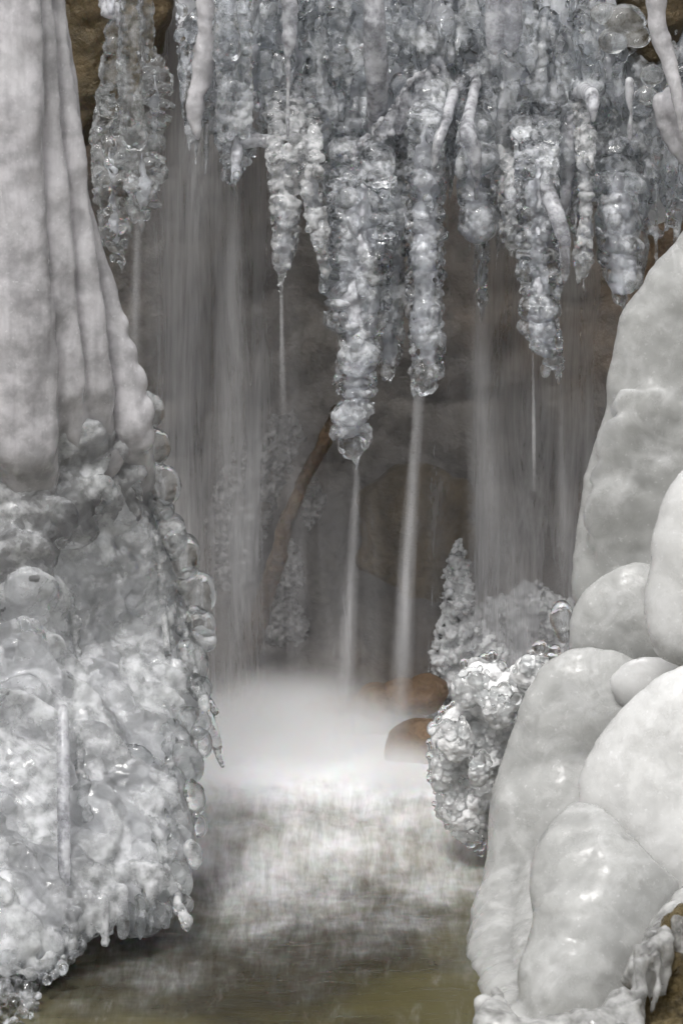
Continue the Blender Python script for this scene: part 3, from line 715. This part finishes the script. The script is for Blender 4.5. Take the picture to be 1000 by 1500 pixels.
# ------------------------------------------------------------------ ice hanging from the overhang
sheet = [(255,-60),(258,70),(268,120),(280,180),(300,190),(318,150),(372,150),(378,200),(420,205),(455,235),(475,330),(480,420),(520,440),(560,400),(575,330),(572,200),(600,190),(612,215),(622,330),(650,300),(660,235),(690,240),(700,330),(735,350),(752,270),(770,255),(790,300),(840,340),(870,300),(900,370),(935,330),(965,350),(1005,310),(1060,280),(1060,-60)]
SH = thing('ice_sheet', P(600, 0, 6.4), 'rough sheet of cloudy ice coating the overhang behind the icicles', 'ice sheet')
b = Blobs(61)
b.fill(sheet, 6.43, 420, 14, 46, rd=.5, stretch=1.6)
b.fill(sheet, 6.405, 160, 6, 18, rd=.7, stretch=3.0)
b.build('cloudy_backing', M_BACK, SH, voxel=.004, smooth=5, disp=[('rib',.008,20,7),('n',.006,18,3)], lod=2)
b = Blobs(62)
b.fill(sheet, 6.38, 420, 8, 26, rd=.8, stretch=2.0, jy=.012)
b.fill(sheet, 6.35, 380, 4, 12, rd=.9, stretch=2.6, jy=.015)
b.plates(sheet, 6.36, 160, 8, 22, flat=.7, jy=.015)
b.rim(sheet, 6.38, 9, 4, 10, .6, jy=.02)
for k in range(260):
    x_ = b.rng.uniform(262, 1000); y_ = b.rng.uniform(-20, 390)
    if not pdist(np.array(sheet, dtype=float), x_, y_)[0]: continue
    r_ = b.rng.uniform(4, 10); l_ = b.rng.uniform(50, 170); sl = b.rng.normal()*.06
    b.chain([(x_,y_,r_*.7,6.40),(x_+sl*l_*.3,y_+l_*.3,r_,6.35),(x_+sl*l_*.7,y_+l_*.7,r_*.7,6.335),(x_+sl*l_,y_+l_,1.6,6.33)], 0, .35, jit=.08)
b.build('glassy_skin', M_CLOUD, SH, voxel=.003, smooth=3, disp=[('rib',.005,26,7),('n',.004,34,3)], lod=2)

for k, (pts, mt) in enumerate((([(455,-40,12),(457,80,13),(452,170,8),(450,205,3)],M_CLOUD),([(498,-40,14),(500,70,15),(497,150,10),(495,200,4)],M_CLOUD),([(590,-40,13),(592,60,12),(598,120,6)],M_CLOUD),([(645,20,10),(640,90,12),(630,160,11),(622,215,8),(615,250,3)],M_WHITE),([(672,-40,12),(676,50,12),(680,110,5)],M_CLOUD),([(800,20,10),(792,90,12),(788,150,10),(792,190,4)],M_CLOUD),([(838,170,8),(832,230,11),(824,290,8),(815,330,3)],M_WHITE),([(875,120,10),(880,190,12),(872,250,7),(868,285,3)],M_CLOUD),([(395,-40,10),(392,60,11),(388,140,8),(386,190,3)],M_CLOUD))):
    b = Blobs(620+k); b.chain([(p_[0], p_[1], p_[2], 6.375-.00012*p_[1]) for p_ in pts], 0, .25, jit=.10, dY=.004)
    b.build('rib', mt, SH, voxel=.003, smooth=4, disp=[('n',.010,26,k),('crack',-.004,60,k),('rib',.003,50,k)])
GRP = 'icicles hanging over the waterfall'
def icicle(label, Y, chains=(), polys=(), beads=0, rim=0, mat=None, seed=1, smooth=2, disp=None, rb=(3,8), jit=.06, voxel=.0025, bead=15, core=.52, sink=.11):
    """plain icicles are one mesh; beaded ones are a glassy shell round a bubbly core"""
    if not polys:
        b = Blobs(seed)
        for c in chains: b.chain(c, Y, .25, jit=jit)
        o = b.build('icicle', mat or M_CLOUD, voxel=voxel, smooth=smooth+2, disp=disp if disp is not None else [('n',.004,40,seed)])
        return tag(o, label, 'icicle', GRP)
    p0 = polys[0][0]; xs = [q[0] for q in p0]; ys = [q[1] for q in p0]
    o = thing('icicle', P(sum(xs)/len(xs), max(ys), Y), label, 'icicle', GRP)
    b = Blobs(seed)
    for c in chains: b.chain(c, Y, .3, jit=jit)
    for p, n, r0, r1 in polys:
        b.stack(p, Y, bead, .7 if rim else .3, sink=sink)
        b.fill(p, Y-.006, n//3, r0, max(r0+1, r1*.5), jy=.010, stretch=1.8, lean=lambda x, y, t=min(q[1] for q in p): sink*max(0, 1-(y-t)/90))
        lo_ = max(p, key=lambda q: q[1]); b.chain([(lo_[0],lo_[1]-16,6),(lo_[0]+1,lo_[1]+2,4),(lo_[0]+1,lo_[1]+16,1.2)], Y, .3)
        if rim: b.rim(p, Y-.003, rim*3, rb[0]*.8, rb[1]*.8, .5, jy=.008, lean=lambda x, y, t=min(q[1] for q in p): sink*max(0, 1-(y-t)/90))
    if smooth > 3 and disp is None: disp = [('n',.004,30,seed),('rib',.003,40,seed)]
    b.build('shell', mat or M_CLOUD, o, voxel=voxel, smooth=smooth, disp=disp if disp is not None else [('n',.005,40,seed),('crack',-.004,75,seed+3),('n',.002,110,seed)])
    if core:
        b = Blobs(seed+500)
        for p, n, r0, r1 in polys: b.spine(p, Y+.008, core)
        b.build('core', M_CORE, o, voxel=voxel*1.3, smooth=2, disp=[('n',.006,40,seed)])
    return o
icicle('glassy dark beaded icicle nearest the left ice column', 6.30, [[(167,40,13),(163,100,15),(158,150,20)]], [([(150,130),(185,130),(190,200),(192,300),(190,350),(178,385),(165,382),(150,350),(138,290),(132,200)],120,8,26)], 90, 6, M_CLEAR, 71, core=.22)
icicle('clear ribbed icicle with a narrow straight neck, second from the left column', 6.26, [[(190,-40,16),(190,120,18),(195,200,20)]], [([(176,180),(232,190),(238,250),(235,290),(220,305),(208,325),(195,310),(184,280)],110,7,24)], 70, 6, M_CLEAR, 72, core=.22, bead=22)
icicle('short lumpy clear icicle with beads down its right side', 6.32, [[(214,-40,10),(216,80,11)]], [([(212,60),(240,90),(252,130),(248,180),(236,215),(222,228),(208,190),(205,120)],90,6,18)], 60, 6, M_CLEAR, 73, core=.22)
icicle('white frost cap bulging above the leftmost glassy icicle', 6.24, [], [([(142,-30),(185,-30),(182,12),(172,24),(150,20),(142,8)],60,8,18)], 0, 7, M_WHITE, 74)
icicle('smooth grey column icicle ending in a ragged fringe', 6.30, [[(303,-40,12),(301,60,14),(294,120,15)],[(292,110,12),(286,160,13),(288,190,8),(291,205,3)]], [], 0, 0, M_CURT, 75, 4)
icicle('twin smooth column icicle with a clear knobbly point', 6.26, [[(333,-40,17),(333,60,19),(332,190,16)],[(358,-40,12),(358,190,12)]], [([(316,170),(372,170),(374,215),(366,240),(352,262),(343,277),(332,258),(322,230)],90,5,16)], 50, 7, M_CLOUD, 76, 3, bead=22)
icicle('frosted horizontal ice tongue joining two icicles', 6.28, [[(352,212,7),(375,205,10),(400,210,9)]], [], 0, 0, M_WHITE, 77)
icicle('slender beaded icicle tapering to a needle, left of its leaning twin', 6.26, [[(409,395,6),(411,424,1.6)]], [([(388,130),(445,130),(442,220),(438,330),(428,385),(411,420),(402,380),(396,310)],60,6,18)], 70, 6, M_BEAD, 78)
icicle('beaded icicle leaning right beside the slender needle', 6.24, [[(474,385,6),(477,412,2)]], [([(430,150),(470,150),(472,240),(480,340),(480,400),(470,395),(450,330),(438,270)],50,5,12)], 50, 7, M_BEAD, 79, bead=11)
icicle('small straight white icicle high in the sheet', 6.26, [[(423,-40,11),(424,60,10),(422,90,4),(422,200,3)]], [], 0, 0, M_WHITE, 80, 3)
main = [(486,190),(575,190),(578,290),(572,380),(570,450),(560,500),(549,545),(548,600),(540,645),(521,671),(505,660),(487,645),(485,615),(497,590),(491,560),(497,540),(500,492),(488,478),(474,460),(470,400),(480,340)]
icicle('longest icicle, thick and beaded, hanging lowest over the pool', 6.26, [], [(main,200,6,26)], 170, 6, M_CLOUD, 81, bead=21)
icicle('blunt cloudy icicle between the longest and the thick frosted one', 6.30, [], [([(560,200),(610,200),(600,300),(592,390),(590,500),(584,530),(577,548),(570,556),(560,546),(550,520)],60,6,18)], 40, 7, M_CLOUD, 82, bead=22, smooth=5)
icicle('thick frosted icicle with a flat slanted foot', 6.26, [[(610,557,8),(644,545,8)]], [([(600,100),(652,100),(650,240),(648,470),(649,552),(630,566),(606,570),(602,500),(594,440)],120,6,22)], 120, 6, M_CLOUD, 83, bead=18, smooth=3)
icicle('short hazy icicle over the broad white stream', 6.40, [[(704,430,6),(705,458,2.5)]], [([(686,250),(720,250),(716,335),(712,440),(704,457),(697,430)],30,4,9)], 20, 9, M_CLOUD, 84, smooth=5)
icicle('knobbly cloudy icicle ending in glass beads, left of the dark gap', 6.28, [], [([(664,120),(722,120),(725,310),(728,345),(700,362),(676,350)],50,6,16)], 60, 6, M_CLOUD, 85, bead=24, smooth=5)
icicle('stubby icicle with a loop of clear ice', 6.28, [[(758,270,6),(763,320,6),(752,362,4)]], [([(716,170),(768,170),(768,290),(762,345),(748,365),(735,350)],40,5,14)], 50, 7, M_BEAD, 86)
right = [(750,150),(820,150),(815,255),(822,330),(820,420),(818,480),(823,527),(816,550),(803,545),(795,525),(776,512),(764,470),(757,400),(758,330)]
icicle('long beaded icicle on the right ending in a clear pointed drop', 6.24, [[(806,515,10),(817,548,4)]], [(right,130,6,22)], 150, 6, M_CLOUD, 87, bead=20)
icicle('smooth white finger icicle with a rounded tip', 6.20, [[(760,190,10,6.37),(778,230,14,6.30),(797,270,13,6.24),(815,315,12,6.20),(826,350,10,6.19),(827,395,8,6.19),(826,410,5,6.19)]], [], 0, 0, M_WHITE, 88, 8, [('n',.002,30,3)], jit=.01)
icicle('narrow string of glass beads right of the white finger', 6.24, [], [([(840,140),(872,140),(868,260),(866,390),(845,405),(838,380),(850,330)],40,4,8)], 50, 6, M_BEAD, 89)
icicle('broad cloudy icicle partly behind the right mound', 6.30, [], [([(866,180),(940,180),(938,330),(940,400),(912,445),(895,425),(880,385)],80,6,20)], 70, 6, M_CLOUD, 90, bead=26, smooth=5)
icicle('tiny white icicle dripping from the brown rock at upper right', 6.20, [[(921,120,7),(921,145,6),(923,165,3.5),(922,190,5),(922,203,3)]], [], 0, 0, M_WHITE, 91, 4, [('n',.003,30,3)], jit=.015, voxel=.002)
icicle('long smooth icicle at the right edge of the ledge', 6.18, [[(958,-40,15,6.18),(962,40,14,6.18),(978,90,12,6.18),(990,130,9,6.17),(996,165,7,6.17),(997,190,5,6.17)]], [], 0, 0, M_CURT, 92, 8, jit=.02)
icicle('milky curved ice flange at the right edge', 6.26, [[(965,150,12),(980,195,14),(1005,225,14),(1040,240,16)],[(985,150,20),(1010,190,24)]], [], 0, 0, M_CURT, 93, 3)
icicle('tall pale tapering icicle at the top centre', 6.22, [[(547,-60,14,6.24),(548,40,17,6.24),(552,110,18,6.27),(552,160,15,6.31),(550,200,10,6.36)]], [], 0, 0, M_WHITE, 94, 4, [('n',.003,25,3)], jit=.01)
icicle('wide pale ice block hanging from the top edge', 6.24, [[(722,-40,14),(724,40,15),(724,68,12)],[(748,-40,14),(750,40,15),(748,62,12)]], [], 0, 0, M_WHITE, 95, 5, [('n',.004,25,3)], jit=.02)
b = Blobs(96); wing = [(508,234),(518,214),(546,186),(572,156),(598,118),(632,92),(650,110),(630,148),(616,158),(612,176),(600,180),(594,198),(576,196),(560,207),(548,196),(530,214),(518,236)]
b.fill(wing, 6.24, 160, 4, 16, rd=.8, lean=lambda x, y: .0009*(x-510)); b.rim(wing, 6.23, 7, 3, 6, .6, jy=.004, lean=lambda x, y: .0009*(x-510))
tag(b.build('icicle', M_WHITE, voxel=.0025, smooth=2, disp=[('n',.005,40,3),('crack',-.004,60,3)]), 'frosted wing of ice slanting down to the left', 'icicle', GRP)
icicle('small white finger hanging under a frosted nub', 6.22, [[(838,142,7,6.36),(855,132,11,6.30),(866,140,11,6.25),(868,158,8,6.23),(868,176,5,6.23)]], [], 0, 0, M_WHITE, 97, 8, [('n',.003,30,3)], jit=.015)
icicle('curved pale rib of ice left of centre right', 6.22, [[(672,110,8,6.38),(664,140,8,6.32),(652,175,9,6.26),(640,210,9,6.23),(634,246,6,6.23)]], [], 0, 0, M_WHITE, 98, 8, [('n',.003,30,3)], jit=.015)
icicle('knuckled milky icicle beside the curved pale rib', 6.20, [[(702,100,8,6.38),(692,140,9,6.30),(685,180,10,6.24),(684,198,13,6.22),(694,218,12,6.22),(696,235,9,6.22),(697,260,7,6.23),(697,290,5,6.25)]], [], 0, 0, M_WHITE, 99, 8, [('n',.003,30,3)], jit=.015)

# rock behind the upper ice
b = Blobs(43); b.fill([(60,-80),(250,-80),(255,60),(200,110),(150,170),(100,260),(60,200)], 6.55, 120, 16, 50)
tag(b.build('boulder', M_BROWN, voxel=.006, smooth=3, disp=[('n',.02,12,2),('n',.006,50,3)]), 'brown rock behind the glassy icicles at the upper left', 'boulder')
b = Blobs(44); b.fill([(860,-80),(1010,-80),(1000,60),(950,110),(900,70)], 6.36, 90, 14, 40)
tag(b.build('boulder', M_BROWN, voxel=.006, smooth=3, disp=[('n',.02,12,5),('n',.006,50,6)]), 'brown rock under the thin ice at the upper right', 'boulder')
b = Blobs(45)
for (x_, y_, r_) in ((915,30,30),(900,60,24),(930,55,22),(885,20,20),(955,110,20),(945,140,18)): b.px(x_, y_, 6.27, r_, r_*.8, r_*.7)
tag(b.build('ice_lump', M_CLEAR, voxel=.003, smooth=3, disp=[('n',.006,30,5)]), 'clear lumpy ice glazing the brown rock at upper right', 'ice lump')
